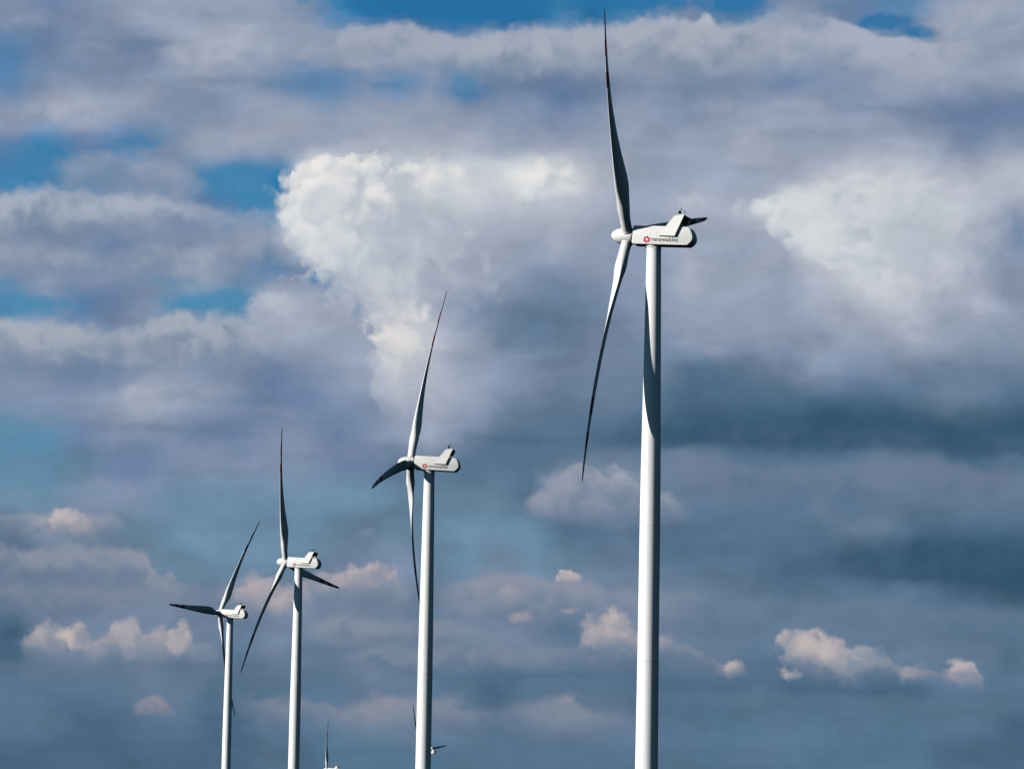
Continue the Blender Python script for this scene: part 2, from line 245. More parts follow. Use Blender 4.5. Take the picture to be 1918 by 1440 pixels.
 ('top', [(440, 1290, 1370, 0), (500, 1302, 1370, .5), (545, 1298, 1370, .6), (600, 1305, 1370, .4), (640, 1318, 1375, .5), (700, 1306, 1375, .8), (760, 1300, 1375, .8), (830, 1300, 1375, .6), (870, 1320, 1375, .5), (930, 1320, 1375, .2), (1000, 1300, 1380, .4), (1050, 1294, 1385, .7), (1090, 1312, 1385, .6), (1140, 1330, 1380, .3), (1200, 1330, 1380, 0)],
   .2, .7, .5, .24, (148, 145, 162), (106, 126, 152)),
 ('top', [(240, 1325, 1345, 0), (254, 1306, 1346, .8), (270, 1300, 1348, .95), (294, 1300, 1348, .95), (312, 1308, 1348, .9), (326, 1322, 1346, .5), (340, 1335, 1346, 0)], .2, .5, .4, .4, (150, 145, 160), (108, 122, 148)),
]
WH = (240, 236, 231); WS = (196, 200, 210); GL = (205, 206, 213); GS = (158, 167, 188)
CR = (212, 194, 184); PK = (178, 166, 174); PS = (128, 138, 162); BS = (100, 122, 150); LG = (160, 160, 176)
BILLOWS = [
 # the tall bright cumulus left of the middle, rim first
 (745, 395, 225, 105, .5, 1.0, GL, GS, .35, .2),
 (760, 520, 190, 95, .4, 1.0, (196, 200, 211), (150, 160, 184), .55, .3),
 (820, 335, 70, 42, .6, .9, WH, WS, .8, .5), (1020, 335, 75, 45, .8, .8, WH, (190, 194, 208), .8, .6),
 (920, 350, 70, 36, .9, .8, (215, 215, 219), WS, .5, .6),
 (612, 448, 62, 62, .6, .8, (225, 224, 226), (188, 194, 207), .9, .2),
 (655, 485, 60, 55, .35, 1.1, (218, 218, 222), (180, 187, 203), .7, .4),
 (690, 370, 62, 66, .4, 1.0, (238, 234, 230), (186, 192, 206), .85, .3),
 (580, 400, 46, 62, .5, .7, (232, 230, 230), (196, 202, 212), .95, .1),
 (604, 356, 60, 52, .5, .7, WH, (208, 211, 218), .9, .1),
 (640, 395, 34, 34, .5, 1.0, (205, 208, 216), (176, 184, 202), .5, .2),
 (756, 630, 62, 78, .55, 1.0, (232, 226, 222), (184, 188, 202), .9, .3),
 (735, 560, 55, 62, .5, 1.0, (206, 206, 213), (168, 175, 195), .7, .3),
 (800, 735, 70, 60, .9, .8, (190, 188, 200), (150, 158, 182), .6, .5),
 (512, 585, 62, 48, .5, .9, (190, 192, 206), (150, 160, 184), .8, .4),
 (672, 348, 16, 52, 1, .9, (186, 192, 206), (176, 184, 201), .7, 0), (705, 388, 34, 22, 1, .9, (182, 188, 204), (170, 179, 198), .7, 0), (660, 420, 30, 16, 1, .9, (200, 204, 213), (180, 187, 203), .5, 0),
 (880, 430, 120, 50, 1, .8, (180, 187, 203), (160, 170, 191), .5, .2), (1010, 400, 70, 40, 1, .8, (170, 177, 196), (158, 167, 189), .6, .2),
 (545, 345, 24, 22, .45, .6, WH, WS, .8, .5), (537, 380, 22, 24, .45, .6, (234, 232, 231), (198, 203, 212), .8, .5), (541, 414, 22, 25, .45, .6, (228, 227, 228), (188, 194, 206), .8, .5), (557, 450, 26, 25, .45, .6, (222, 222, 225), (180, 187, 202), .8, .5), (586, 484, 26, 22, .45, .6, (214, 215, 220), (172, 180, 197), .8, .5),
 (572, 320, 28, 22, .45, .6, WH, WS, .85, .5), (612, 309, 32, 20, .45, .6, WH, (204, 208, 215), .85, .5), (656, 315, 26, 20, .45, .6, WH, (196, 201, 211), .8, .5), (702, 316, 32, 22, .5, .6, (236, 233, 230), (196, 201, 211), .7, .6), (765, 322, 40, 24, .6, .6, (232, 230, 228), (192, 197, 208), .65, .6),
 (528, 338, 7, 15, .7, .9, (206, 208, 216), (176, 186, 204), .7, .2), (620, 522, 26, 20, .6, .7, (196, 200, 211), (160, 170, 190), .6, .5), (640, 400, 40, 30, .8, .7, (234, 232, 230), (190, 196, 207), .6, .5),
 # the broad bright bank on the right
 (1590, 400, 34, 26, .9, 1.0, (190, 194, 208), (178, 184, 202), .7, 0), (1640, 400, 140, 60, .9, .9, (222, 221, 224), (196, 199, 210), .7, .4),
 (1500, 395, 80, 36, .8, .8, (224, 222, 225), (202, 203, 212), .8, .2),
 (1550, 440, 64, 44, .8, .8, (226, 224, 227), (204, 205, 214), .8, .2),
 (1610, 500, 60, 60, .6, 1.0, (214, 214, 220), (186, 191, 205), .7, .4),
 (1700, 460, 95, 70, .8, .8, (196, 200, 211), (170, 177, 197), .6, .4),
 (1560, 354, 36, 19, .6, .7, (224, 223, 225), (186, 191, 204), .6, .6), (1612, 340, 38, 19, .6, .7, (222, 221, 224), (184, 190, 203), .6, .6), (1682, 337, 42, 20, .7, .7, (216, 216, 220), (180, 186, 201), .55, .6), (1745, 352, 38, 22, .7, .7, (208, 210, 216), (172, 179, 196), .5, .6),
 (1600, 436, 54, 20, 1, .9, (184, 189, 203), (166, 174, 192), .55, 0), (1690, 420, 46, 18, 1, .9, (180, 186, 200), (164, 172, 190), .5, 0), (1570, 486, 40, 16, 1, .9, (182, 187, 201), (166, 174, 191), .45, 0),
 (1428, 394, 24, 20, .5, .7, (226, 224, 227), (198, 202, 212), .75, .5), (1455, 428, 24, 22, .5, .7, (226, 224, 227), (196, 200, 211), .75, .5), (1490, 454, 24, 18, .5, .7, (222, 221, 225), (192, 197, 209), .7, .5), (1524, 476, 26, 18, .5, .7, (216, 216, 221), (184, 190, 204), .7, .5),
 (1362, 440, 46, 40, .6, .8, (166, 172, 190), (146, 156, 178), .6, .6), (1440, 500, 60, 40, .6, .8, (168, 174, 191), (146, 157, 179), .6, .6), (1330, 520, 60, 40, .9, .8, (160, 168, 186), (136, 149, 172), .5, .6), (1600, 590, 90, 50, .9, .8, (172, 178, 193), (142, 154, 176), .5, .6), (1760, 580, 80, 60, .9, .8, (160, 168, 187), (132, 146, 170), .5, .6), (1530, 640, 70, 40, .9, .9, (146, 157, 178), (112, 130, 156), .5, .6), (1860, 640, 80, 50, .9, .8, (142, 154, 177), (118, 135, 161), .5, .6),
 (1850, 460, 60, 72, .4, .8, (176, 182, 201), (140, 152, 180), .6, .3),
 (1385, 395, 14, 26, .7, 1.1, (200, 200, 210), (175, 180, 198), .7, .2),
 (1300, 385, 34, 30, .7, 1.1, (196, 197, 209), (168, 175, 196), .6, .4),
 (1340, 660, 26, 16, .8, 1.1, (150, 158, 184), (128, 142, 172), .6, .5),
 (1460, 680, 55, 42, .8, .9, (142, 153, 180), (108, 128, 160), .5, .6),
 # grey puffs under the storm base
 (1125, 935, 110, 50, .5, .9, (148, 152, 174), (104, 124, 152), .8, .6),
 (1165, 905, 40, 34, .4, 1.0, (165, 166, 184), (128, 140, 166), .8, .6),
 (1060, 915, 55, 40, .6, .9, (152, 156, 177), (112, 130, 156), .7, .6),
 # low cumulus, left
 (135, 985, 73, 37, 0.85, 1.1, (172, 165, 178), (112, 128, 156), .8, .7),
 (125, 970, 37, 22, 0.55, 1.1, (196, 184, 186), (150, 150, 170), .9, .6),
 (200, 968, 22, 22, 0.85, 1.0, (150, 150, 172), (112, 130, 156), .6, .6),
 (190, 910, 50, 15, 1.3, 1.0, (152, 154, 174), (120, 144, 168), .7, .3), (245, 925, 40, 26, 1.3, 1.0, (146, 152, 173), (116, 142, 168), .6, .4),
 (95, 1195, 46, 37, 0.55, 1.0, (176, 168, 178), (104, 124, 152), .8, .7),
 (142, 1195, 35, 31, 0.47, 1.0, (204, 188, 182), (140, 142, 163), .9, .6),
 (240, 1200, 37, 51, 0.62, 1.0, (188, 178, 182), (126, 136, 160), .9, .7),
 (275, 1215, 50, 42, 0.85, 1.0, (150, 150, 168), (108, 126, 154), .7, .7),
 (200, 1215, 55, 37, 0.85, 1.0, (150, 150, 170), (104, 123, 151), .6, .7),
 (335, 1200, 28, 33, 0.47, 1.0, (202, 186, 182), (126, 136, 160), .9, .6),
 (303, 1190, 24, 22, 0.7, 1.0, (176, 168, 176), (118, 132, 158), .7, .6),
 (375, 1212, 33, 24, 0.7, 1.0, (122, 138, 164), (96, 120, 150), .7, .6),
 (285, 1322, 44, 26, 0.7, 1.0, (152, 142, 160), (112, 124, 150), .9, .5),
 (290, 1092, 24, 24, 1.0, 1.0, (148, 146, 166), (112, 128, 156), .7, .5), (320, 1085, 15, 15, 0.85, 1.0, (158, 152, 170), (116, 130, 156), .8, .5),
 (20, 1178, 29, 22, 0.7, .8, (86, 108, 138), (58, 86, 116), .8, .2),
 # low cumulus, middle
 (490, 1110, 62, 37, 0.55, 1.0, (186, 172, 178), (146, 148, 168), .9, .4),
 (545, 1125, 50, 42, 0.7, 1.0, (184, 170, 177), (130, 138, 162), .8, .5),
 (470, 1140, 50, 33, 0.85, 1.0, (160, 154, 170), (118, 132, 158), .7, .6),
 (690, 1078, 55, 26, 0.55, 1.1, (192, 176, 180), (134, 140, 162), .9, .6), (632, 1092, 51, 24, 0.7, 1.1, (180, 168, 176), (128, 137, 160), .8, .6),
 (685, 1000, 22, 18, 1.3, 1.0, (146, 152, 170), (108, 140, 166), .7, .4),
 (920, 1110, 68, 51, 1.0, 1.0, (156, 150, 168), (124, 136, 160), .7, .5),
 (955, 1120, 29, 26, 0.85, 1.1, (176, 164, 172), (136, 142, 164), .7, .5),
 (975, 1158, 29, 15, 0.85, 1.1, (168, 158, 168), (128, 138, 161), .7, .6),
 (1062, 1079, 33, 13, 0.47, 1.2, (206, 188, 184), (150, 148, 166), .95, .5), (1065, 1145, 24, 11, 0.85, 1.1, (166, 156, 168), (122, 135, 160), .7, .6),
 (1065, 1180, 66, 18, 1.15, .8, (96, 120, 150), (86, 113, 144), .6, .2),
 (1145, 1185, 59, 46, 0.62, 1.1, (176, 166, 174), (122, 136, 160), .85, .6),
 (1155, 1175, 36, 36, 0.55, 1.0, (204, 186, 182), (150, 150, 166), .9, .5), (1115, 1190, 26, 20, 0.85, 1.1, (178, 168, 176), (130, 140, 162), .7, .6),
 (1255, 1205, 29, 26, 0.85, 1.0, (146, 149, 168), (106, 126, 154), .7, .6),
 (720, 1330, 66, 37, 1.0, 1.0, (158, 149, 164), (122, 134, 157), .7, .5), (655, 1345, 51, 24, 1.3, 1.0, (142, 144, 162), (112, 128, 153), .6, .5),
 (845, 1315, 31, 24, 1.3, 1.0, (142, 148, 166), (108, 128, 154), .6, .5), (880, 1338, 29, 18, 1.3, 1.0, (134, 142, 162), (104, 126, 152), .5, .5),
 (1062, 1315, 33, 24, 1.15, 1.1, (156, 150, 166), (112, 130, 155), .7, .6), (1075, 1352, 61, 26, 1.3, 1.0, (140, 145, 163), (106, 127, 152), .6, .6),
 (520, 1315, 33, 18, 1.3, 1.0, (136, 138, 160), (104, 122, 149), .7, .5),
 # low cumulus, right
 (1515, 1215, 55, 37, 0.55, 1.1, (198, 184, 182), (132, 140, 162), .9, .6), (1478, 1200, 24, 22, 0.7, 1.1, (184, 174, 178), (126, 137, 161), .9, .5),
 (1560, 1225, 33, 40, 0.55, 1.0, (196, 182, 182), (134, 141, 163), .8, .6), (1590, 1250, 51, 31, 0.85, 1.1, (170, 164, 174), (112, 130, 156), .8, .6),
 (1620, 1222, 55, 22, 0.85, 1.2, (150, 160, 178), (104, 127, 154), .7, .6), (1665, 1238, 50, 20, 1.0, 1.2, (138, 149, 170), (98, 123, 151), .7, .6),
 (1715, 1262, 44, 22, 1.0, 1.0, (172, 162, 174), (108, 126, 152), .8, .6), (1805, 1258, 29, 29, 0.55, 1.0, (192, 178, 182), (122, 134, 158), .9, .5),
 (1825, 1280, 29, 24, 1.0, .9, (142, 146, 166), (98, 121, 150), .7, .6), (1760, 1275, 44, 13, 1.3, 1.0, (126, 136, 160), (94, 118, 148), .6, .5),
 (1372, 1252, 22, 22, 0.62, 1.0, (192, 178, 178), (126, 136, 158), .9, .5), (1350, 1262, 33, 18, 1.15, 1.0, (128, 138, 160), (96, 120, 149), .6, .5),
 (1478, 1262, 22, 13, 0.55, 1.1, (178, 168, 174), (116, 130, 155), .9, .5), (1310, 1225, 18, 13, 1.15, 1.0, (140, 145, 166), (100, 123, 152), .6, .5),
 (1300, 1110, 20, 26, 1.15, 1.0, (130, 140, 166), (100, 122, 151), .6, .5),
]

world = bpy.data.worlds.new('World')
scene.world = world
world.use_nodes = True
wt = world.node_tree
wt.nodes.clear()
n = Net(wt)
GAIN = 2.0 ** (-EXPOSURE)           # cloud colours are radiances at exposure 0

dirn = n.node('ShaderNodeTexCoord').outputs['Generated']
# bearing and height measured from the middle of the cloud bank, in hundredths of a 1/72 radian
fw = n.vec('DOT_PRODUCT', dirn, tuple(FW))
rt = n.vec('DOT_PRODUCT', dirn, tuple(RT))
up = n.vec('DOT_PRODUCT', dirn, tuple(UP))
fwc = n.math('MAXIMUM', fw, 0.05)
gx = n.mad(n.div(rt, fwc), 72.0, 9.59)
gy = n.mad(n.div(up, fwc), -72.0, 7.20)
P = n.xyz(gx, gy, 0.0)
P_flat = n.xyz(n.mul(gx, 0.42), gy, 0.0)      # stretched along the horizon

# --- ragged displacement of the broad bands
_, w1 = n.noise(P_flat, 1.1, 3, .5)
_, w2 = n.noise(n.xyz(n.mul(gx, .75), gy, 3.7), 3.2, 4, .55)
w1 = n.vec('SUBTRACT', w1, (.5, .5, .5)); w2 = n.vec('SUBTRACT', w2, (.5, .5, .5))
Pw = n.vec('ADD', P, n.vec('ADD', n.vec('MULTIPLY', w1, (.9, .6, 0)), n.vec('MULTIPLY', w2, (.38, .28, 0))))
px, py, _ = n.split(Pw)

fx = n.div(px, 19.2)
pyc = n.math('MINIMUM', n.math('MAXIMUM', py, 0.3), 14.1)

# weight of one band row: a Catmull-Rom kernel
def row_weight(net, y, row):
    """Catmull-Rom weight of band row number `row` at height y"""
    t = net.math('ABSOLUTE', net.mad(y, 1 / .6, -(.3 + .6 * row) / .6))
    t = net.math('MINIMUM', t, 2.0)
    near_ = net.mad(net.mul(t, t), net.mad(t, 1.5, -2.5), 1.0)
    u = net.sub(2.0, t)
    far_ = net.mul(net.mul(u, u), net.mad(t, -.5, .5))
    return net.add(near_, net.mul(net.math('GREATER_THAN', t, 1.0), net.sub(far_, near_)))

def band_rows(n, fx, pyc, y0, y1):
    """colour of the layered cloud for heights y0..y1 only"""
    total = None
    j0 = max(0, int((y0 - .75 - .3) / .6) - 1); j1 = min(len(SKY_ROWS) - 1, int((y1 + .75 - .3) / .6) + 2)
    for j in range(j0, j1 + 1):
        stops = [((i + .5) / 32.0, air(TONES[num])) for i, num in enumerate(SKY_ROWS[j])]
        # each row waits for the one above (a vanishing tie), which keeps the shader's stack small
        rowpos = n.xyz(fx, pyc) if total is None else n.vec('MULTIPLY_ADD', total, (1e-9, 1e-9, 0), n.xyz(fx, pyc))
        rx_, ry_, _ = n.split(rowpos)
        col = n.ramp(rx_, stops, 'LINEAR')
        w = row_weight(n, ry_, j)
        if j == 0: w = n.add(w, row_weight(n, ry_, -1))
        if j == len(SKY_ROWS) - 1: w = n.add(w, row_weight(n, ry_, j + 1))
        term = n.vec('SCALE', col, scale=w)
        total = term if total is None else n.vec('ADD', total, term)
    return n.vec('MAXIMUM', total, (.004, .01, .02))

# --- soft structure inside the layers
f1, _ = n.noise(n.xyz(n.mul(gx, .42), gy, 1.3), 1.7, 3.5, .5, .4)
f2, _ = n.noise(n.xyz(n.mul(gx, .7), gy, 5.1), 2.0, 6, .55, .5)
mod = n.add(n.mad(n.sub(f1, .5), .52, 1.0), n.mul(n.sub(f2, .5), .22))

# --- billows laid one over another, each lit from the upper left
bg = bpy.data.node_groups.new('billow', 'ShaderNodeTree')
for nm, kind in (('under', 'NodeSocketColor'), ('p', 'NodeSocketVector'), ('rough', 'NodeSocketFloat'), ('shade_noise', 'NodeSocketFloat'),
                 ('centre', 'NodeSocketVector'), ('inv', 'NodeSocketVector'), ('soft', 'NodeSocketFloat'), ('rugged', 'NodeSocketFloat'),
                 ('lit', 'NodeSocketColor'), ('dark', 'NodeSocketColor'), ('strength', 'NodeSocketFloat'), ('base_fade', 'NodeSocketFloat')):
    bg.interface.new_socket(nm, in_out='INPUT', socket_type=kind)
bg.interface.new_socket('over', in_out='OUTPUT', socket_type='NodeSocketColor')
b = Net(bg)
gi = b.node('NodeGroupInput'); go = b.node('NodeGroupOutput')
I = {s.name: s for s in gi.outputs}
q = b.vec('MULTIPLY', b.vec('SUBTRACT', b.vec('MULTIPLY_ADD', I['under'], (1e-9, 1e-9, 1e-9), I['p']), I['centre']), I['inv'])
d = b.vec('LENGTH', q)
fld = b.mad(I['rough'], I['rugged'], b.sub(1.0, d))
alpha = b.smooth(fld, 0.0, b.mad(I['soft'], 1.0, .06))
qx, qy, _ = b.split(q)
light = b.add(b.mad(qx, -.30, .52), b.add(b.mul(qy, -.42), I['shade_noise']))
light = b.smooth(light, 0.0, 1.0)
fade = b.sub(1.0, b.mul(b.smooth(qy, -.1, .95), I['base_fade']))
alpha = b.mul(b.mul(alpha, I['strength']), fade)
b.put(go.inputs[0], b.mix(alpha, I['under'], b.mix(light, I['dark'], I['lit'])))

_, c1 = n.noise(n.xyz(gx, gy, 7.7), 2.6, 3, .5)
c1 = n.vec('SUBTRACT', c1, (.5, .5, .5))
Pb = n.vec('ADD', P, n.vec('MULTIPLY', c1, (.30, .22, 0)))
r1, _ = n.noise(n.xyz(gx, gy, 2.2), 3.6, 5, .52, .25)
r2, _ = n.noise(n.xyz(gx, gy, 9.1), 2.0, 3.5, .46, .4)
rough = n.mul(n.sub(r1, .5), 1.5)
_, en = n.noise(n.xyz(gx, gy, 4.4), 2.4, 5, .54, .25)
edge_noise = n.vec('SUBTRACT', en, (.5, .5, .5))
shn = n.mul(n.sub(r2, .5), 2.0)

# --- a clear gap or an even patch: one colour, no light and shade
pg = bpy.data.node_groups.new('patch', 'ShaderNodeTree')
for nm, kind in (('under', 'NodeSocketColor'), ('p', 'NodeSocketVector'), ('rough', 'NodeSocketFloat'), ('centre', 'NodeSocketVector'), ('inv', 'NodeSocketVector'), ('soft', 'NodeSocketFloat'), ('rugged', 'NodeSocketFloat'),
                 ('lit', 'NodeSocketColor'), ('strength', 'NodeSocketFloat')):
    pg.interface.new_socket(nm, in_out='INPUT', socket_type=kind)
pg.interface.new_socket('over', in_out='OUTPUT', socket_type='NodeSocketColor')
b = Net(pg)
gi = b.node('NodeGroupInput'); go = b.node('NodeGroupOutput')
I = {s.name: s for s in gi.outputs}
d = b.vec('LENGTH', b.vec('MULTIPLY', b.vec('SUBTRACT', b.vec('MULTIPLY_ADD', I['under'], (1e-9, 1e-9, 1e-9), I['p']), I['centre']), I['inv']))
alpha = b.smooth(b.mad(I['rough'], I['rugged'], b.sub(1.0, d)), 0.0, b.mad(I['soft'], 1.0, .06), 0.0, I['strength'])
b.put(go.inputs[0], b.mix(alpha, I['under'], I['lit']))

# --- a layer of cloud cut to an outline
og = bpy.data.node_groups.new('outlined_layer', 'ShaderNodeTree')
for nm, kind in (('under', 'NodeSocketColor'), ('edge', 'NodeSocketVector'), ('across', 'NodeSocketFloat'), ('shade_noise', 'NodeSocketFloat'), ('soft', 'NodeSocketFloat'), ('rim', 'NodeSocketFloat'),
                 ('melt', 'NodeSocketFloat'), ('lit', 'NodeSocketColor'), ('dark', 'NodeSocketColor')):
    og.interface.new_socket(nm, in_out='INPUT', socket_type=kind)
og.interface.new_socket('over', in_out='OUTPUT', socket_type='NodeSocketColor')
b = Net(og)
gi = b.node('NodeGroupInput'); go = b.node('NodeGroupOutput')
I = {s.name: s for s in gi.outputs}
e0, e1, est = b.split(I['edge'])
depth = b.sub(I['across'], e0)
alpha = b.mul(b.smooth(depth, 0.0, I['soft']), est)
alpha = b.mul(alpha, b.smooth(b.sub(e1, I['across']), 0.0, I['melt']))
lightness = b.smooth(b.add(b.div(depth, I['rim']), I['shade_noise']), .15, 1.15)
b.put(go.inputs[0], b.mix(alpha, I['under'], b.mix(lightness, I['lit'], I['dark'])))

def band_sky(y0, y1):
    """node group giving the colour of one strip of the cloud bank"""
    tree = bpy.data.node_groups.new('cloud_strip', 'ShaderNodeTree')
    for nm, kind in (('fx', 'NodeSocketFloat'), ('y', 'NodeSocketFloat'), ('mod', 'NodeSocketFloat'), ('p', 'NodeSocketVector'), ('rough', 'NodeSocketFloat'), ('shade', 'NodeSocketFloat'), ('edge_noise', 'NodeSocketVector')):
        tree.interface.new_socket(nm, in_out='INPUT', socket_type=kind)
    tree.interface.new_socket('colour', in_out='OUTPUT', socket_type='NodeSocketColor')
    k = Net(tree)
    gi = k.node('NodeGroupInput'); go = k.node('NodeGroupOutput')
    I = {s.name: s for s in gi.outputs}
    sky = k.vec('SCALE', band_rows(k, I['fx'], I['y'], y0, y1), scale=I['mod'])
    def outline(sky, kind, pts, soft, rim, melt, amp, lit, dark):
        along, across = (0, 1) if kind == 'top' else (1, 0)
        span = (19.2, 14.4)[along]
        at = k.vec('MULTIPLY_ADD', I['edge_noise'], (amp, amp, 0), k.vec('MULTIPLY_ADD', sky, (1e-9, 1e-9, 1e-9), I['p']))
        c = k.split(at)
        edge = k.ramp(k.mul(c[along], 1 / span), [(a / 100 / span, (e / 1920, f / 1920, w)) for a, e, f, w in pts])
        g = k.node('ShaderNodeGroup'); g.node_tree = og
        inp = g.inputs
        inp['soft'].default_value = soft; inp['rim'].default_value = rim; inp['melt'].default_value = melt
        inp['lit'].default_value = (*air(lit), 1); inp['dark'].default_value = (*air(dark), 1)
        k.put(inp['under'], sky); k.put(inp['edge'], k.vec('MULTIPLY', edge, (19.2, 19.2, 1))); k.put(inp['across'], c[across]); k.put(inp['shade_noise'], I['shade'])
        return g.outputs[0]
    def reach(L):
        return (min(p[1] for p in L[1]), max(p[2] for p in L[1])) if L[0] == 'top' else (L[1][0][0], L[1][-1][0])
    for item in STRATA + OUTLINES + BILLOWS:
        if item[0] in ('top', 'side'):
            lo, hi = reach(item)
            if hi + 40 > y0 * 100 and lo - 40 < y1 * 100: sky = outline(sky, *item)
            continue
        cx, cy, rx, ry, soft, rug, lit, dark, st, fade = item
        if cy + ry * 1.12 * 1.8 + 30 < y0 * 100 or cy - ry * 1.12 * 1.8 - 30 > y1 * 100: continue
        plain = lit == dark and fade == 0
        g = k.node('ShaderNodeGroup'); g.node_tree = pg if plain else bg
        inp = g.inputs
        inp['centre'].default_value = (cx / 100, cy / 100, 0)
        inp['inv'].default_value = (100 / rx / 1.12, 100 / ry / 1.12, 0)
        inp['soft'].default_value = soft; inp['rugged'].default_value = rug
        inp['lit'].default_value = (*air(lit), 1); inp['strength'].default_value = st
        k.put(inp['under'], sky); k.put(inp['p'], I['p']); k.put(inp['rough'], I['rough'])
        if not plain:
            inp['dark'].default_value = (*air(dark), 1); inp['base_fade'].default_value = fade
            k.put(inp['shade_noise'], I['shade'])
        sky = g.outputs[0]
    k.put(go.inputs[0], sky)
    g = n.node('ShaderNodeGroup'); g.node_tree = tree
    for nm, v in (('fx', fx), ('y', pyc), ('mod', mod), ('p', Pb), ('rough', rough), ('shade', shn), ('edge_noise', edge_noise)):
        n.put(g.inputs[nm], v)
    return g.outputs[0]

def background(col, strength):
    bgn = n.node('ShaderNodeBackground'); n.put(bgn.inputs[0], col); bgn.inputs[1].default_value = strength
    return bgn.outputs[0]
def mix_shader(fac, a, b):
    ms = n.node('ShaderNodeMixShader'); n.put(ms.inputs[0], fac); wt.links.new(a, ms.inputs[1]); wt.links.new(b, ms.inputs[2])
    return ms.outputs[0]

# the cloud bank in two strips of height (each strip's nodes run only where they are seen)
cuts = [-9, 8.3, 30]
strips = [background(band_sky(max(c0, 0), min(c1, 14.4)), GAIN) for c0, c1 in zip(cuts, cuts[1:])]
bank = strips[-1]
for c, st in list(zip(cuts[1:-1], strips[:-1]))[::-1]:
    bank = mix_shader(n.math('GREATER_THAN', gy, c), st, bank)

# --- the unseen rest of the sky: invented dark cloud, toned to keep shaded sides dark
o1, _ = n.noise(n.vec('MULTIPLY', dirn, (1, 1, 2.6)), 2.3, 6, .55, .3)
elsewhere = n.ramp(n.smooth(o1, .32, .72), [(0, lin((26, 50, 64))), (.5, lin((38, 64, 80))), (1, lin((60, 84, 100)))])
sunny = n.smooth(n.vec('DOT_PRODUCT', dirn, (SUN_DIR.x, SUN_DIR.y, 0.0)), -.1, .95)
elsewhere = n.mix(sunny, elsewhere, (*lin((72, 118, 150)), 1))  # brightened on the sun's side to fill the shadows with blue
ax = n.math('ABSOLUTE', n.div(n.sub(gx, 9.59), 9.59))
ay = n.math('ABSOLUTE', n.div(n.sub(gy, 7.2), 7.2))
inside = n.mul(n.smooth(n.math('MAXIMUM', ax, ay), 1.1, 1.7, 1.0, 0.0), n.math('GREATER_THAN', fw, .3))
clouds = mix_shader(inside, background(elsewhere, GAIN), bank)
ns = n.node('ShaderNodeTexSky', sky_type='NISHITA')
ns.sun_disc = False
ns.sun_elevation = SUN_EL
ns.sun_rotation = math.atan2(SUN_DIR.x, SUN_DIR.y)
final = mix_shader(0.97, background(ns.outputs[0], 0.05), clouds)     # cloud and air hide nearly all of the clear sky
wo = n.node('ShaderNodeOutputWorld'); wt.links.new(final, wo.inputs[0])
world.cycles.sampling_method = 'MANUAL'
world.cycles.sample_map_resolution = 512

# ------------------------------------------------------------------ materials
def new_mat(name):
    mt = bpy.data.materials.new(name); mt.use_nodes = True
    nt = Net(mt.node_tree); bs = mt.node_tree.nodes['Principled BSDF']
    return mt, nt, bs

def paint(name, rgb, rough=.45, wear=.05, streak=0.0, metallic=0.0):
    mt, nt, bs = new_mat(name)
    co = nt.node('ShaderNodeTexCoord').outputs['Object']
    a, _ = nt.noise(co, .35, 5, .6)
    v = nt.mad(nt.sub(a, .5), wear * 2, 1.0)
    if streak:
        s, _ = nt.noise(nt.vec('MULTIPLY', co, (2.2, 2.2, .06)), 1.0, 4, .6)
        v = nt.mul(v, nt.mad(nt.smooth(s, .5, .75), -streak, 1.0))
    nt.put(bs.inputs['Base Color'], nt.vec('SCALE', rgb, scale=v))
    bs.inputs['Roughness'].default_value = rough
    bs.inputs['Metallic'].default_value = metallic
    bs.inputs['Specular IOR Level'].default_value = .3
    return mt

M_WHITE = paint('white_gelcoat', (.75, .74, .715), .5, .03)
M_TOWER = paint('tower_paint', (.84, .84, .825), .5, .04, .12)
M_BLADE = paint('blade_gelcoat', (.78, .775, .755), .4, .03)
M_RED = paint('signal_red', (.42, .035, .03), .45, .05)
M_EMBLEM = paint('emblem_red', (.50, .012, .03), .5, .02)
M_INK = paint('charcoal_lettering', (.02, .02, .022), .5, .02)
M_DARK = paint('black_radiator', (.018, .019, .021), .5, .1)
M_GREY = paint('grey_metal', (.30, .31, .32), .5, .08, 0, .3)
M_SEAM = paint('seam_grey', (.56, .55, .53), .6, .03)

# ------------------------------------------------------------------ mesh helpers
def obj(name, bm, mats, parent=None, smooth=None):
    me = bpy.data.meshes.new(name)
    bm.normal_update()
    bm.to_mesh(me); bm.free()
    for mt in (mats if isinstance(mats, (list, tuple)) else [mats]):
        me.materials.append(mt)
    if smooth is not None:
        for p in me.polygons: p.use_smooth = True
        me.set_sharp_from_angle(angle=R(smooth))
    o = bpy.data.objects.new(name, me)
    C.objects.link(o)
    if parent is not None: o.parent = parent
    return o

def add_box(bm, lo, hi, mat=None, bevel=0.0):
    geo = bmesh.ops.create_cube(bm, size=1.0)
    vs = geo['verts']
    for v in vs:
        v.co = Vector([lo[i] + (v.co[i] + .5) * (hi[i] - lo[i]) for i in range(3)])
    if bevel:
        es = list({e for v in vs for e in v.link_edges})
        bmesh.ops.bevel(bm, geom=es, offset=bevel, segments=2, profile=.5, affect='EDGES')

def add_tube(bm, p0, p1, r0, r1=None, seg=12):
    r1 = r0 if r1 is None else r1
    p0, p1 = Vector(p0), Vector(p1)
    z = (p1 - p0).normalized()
    x = z.orthogonal().normalized(); y = z.cross(x)
    rings = []
    for p, r in ((p0, r0), (p1, r1)):
        rings.append([bm.verts.new(p + x * r * math.cos(a) + y * r * math.sin(a)) for a in [2 * math.pi * i / seg for i in range(seg)]])
    for i in range(seg):
        bm.faces.new((rings[0][i], rings[0][(i + 1) % seg], rings[1][(i + 1) % seg], rings[1][i]))
    bm.faces.new(rings[0][::-1]); bm.faces.new(rings[1])

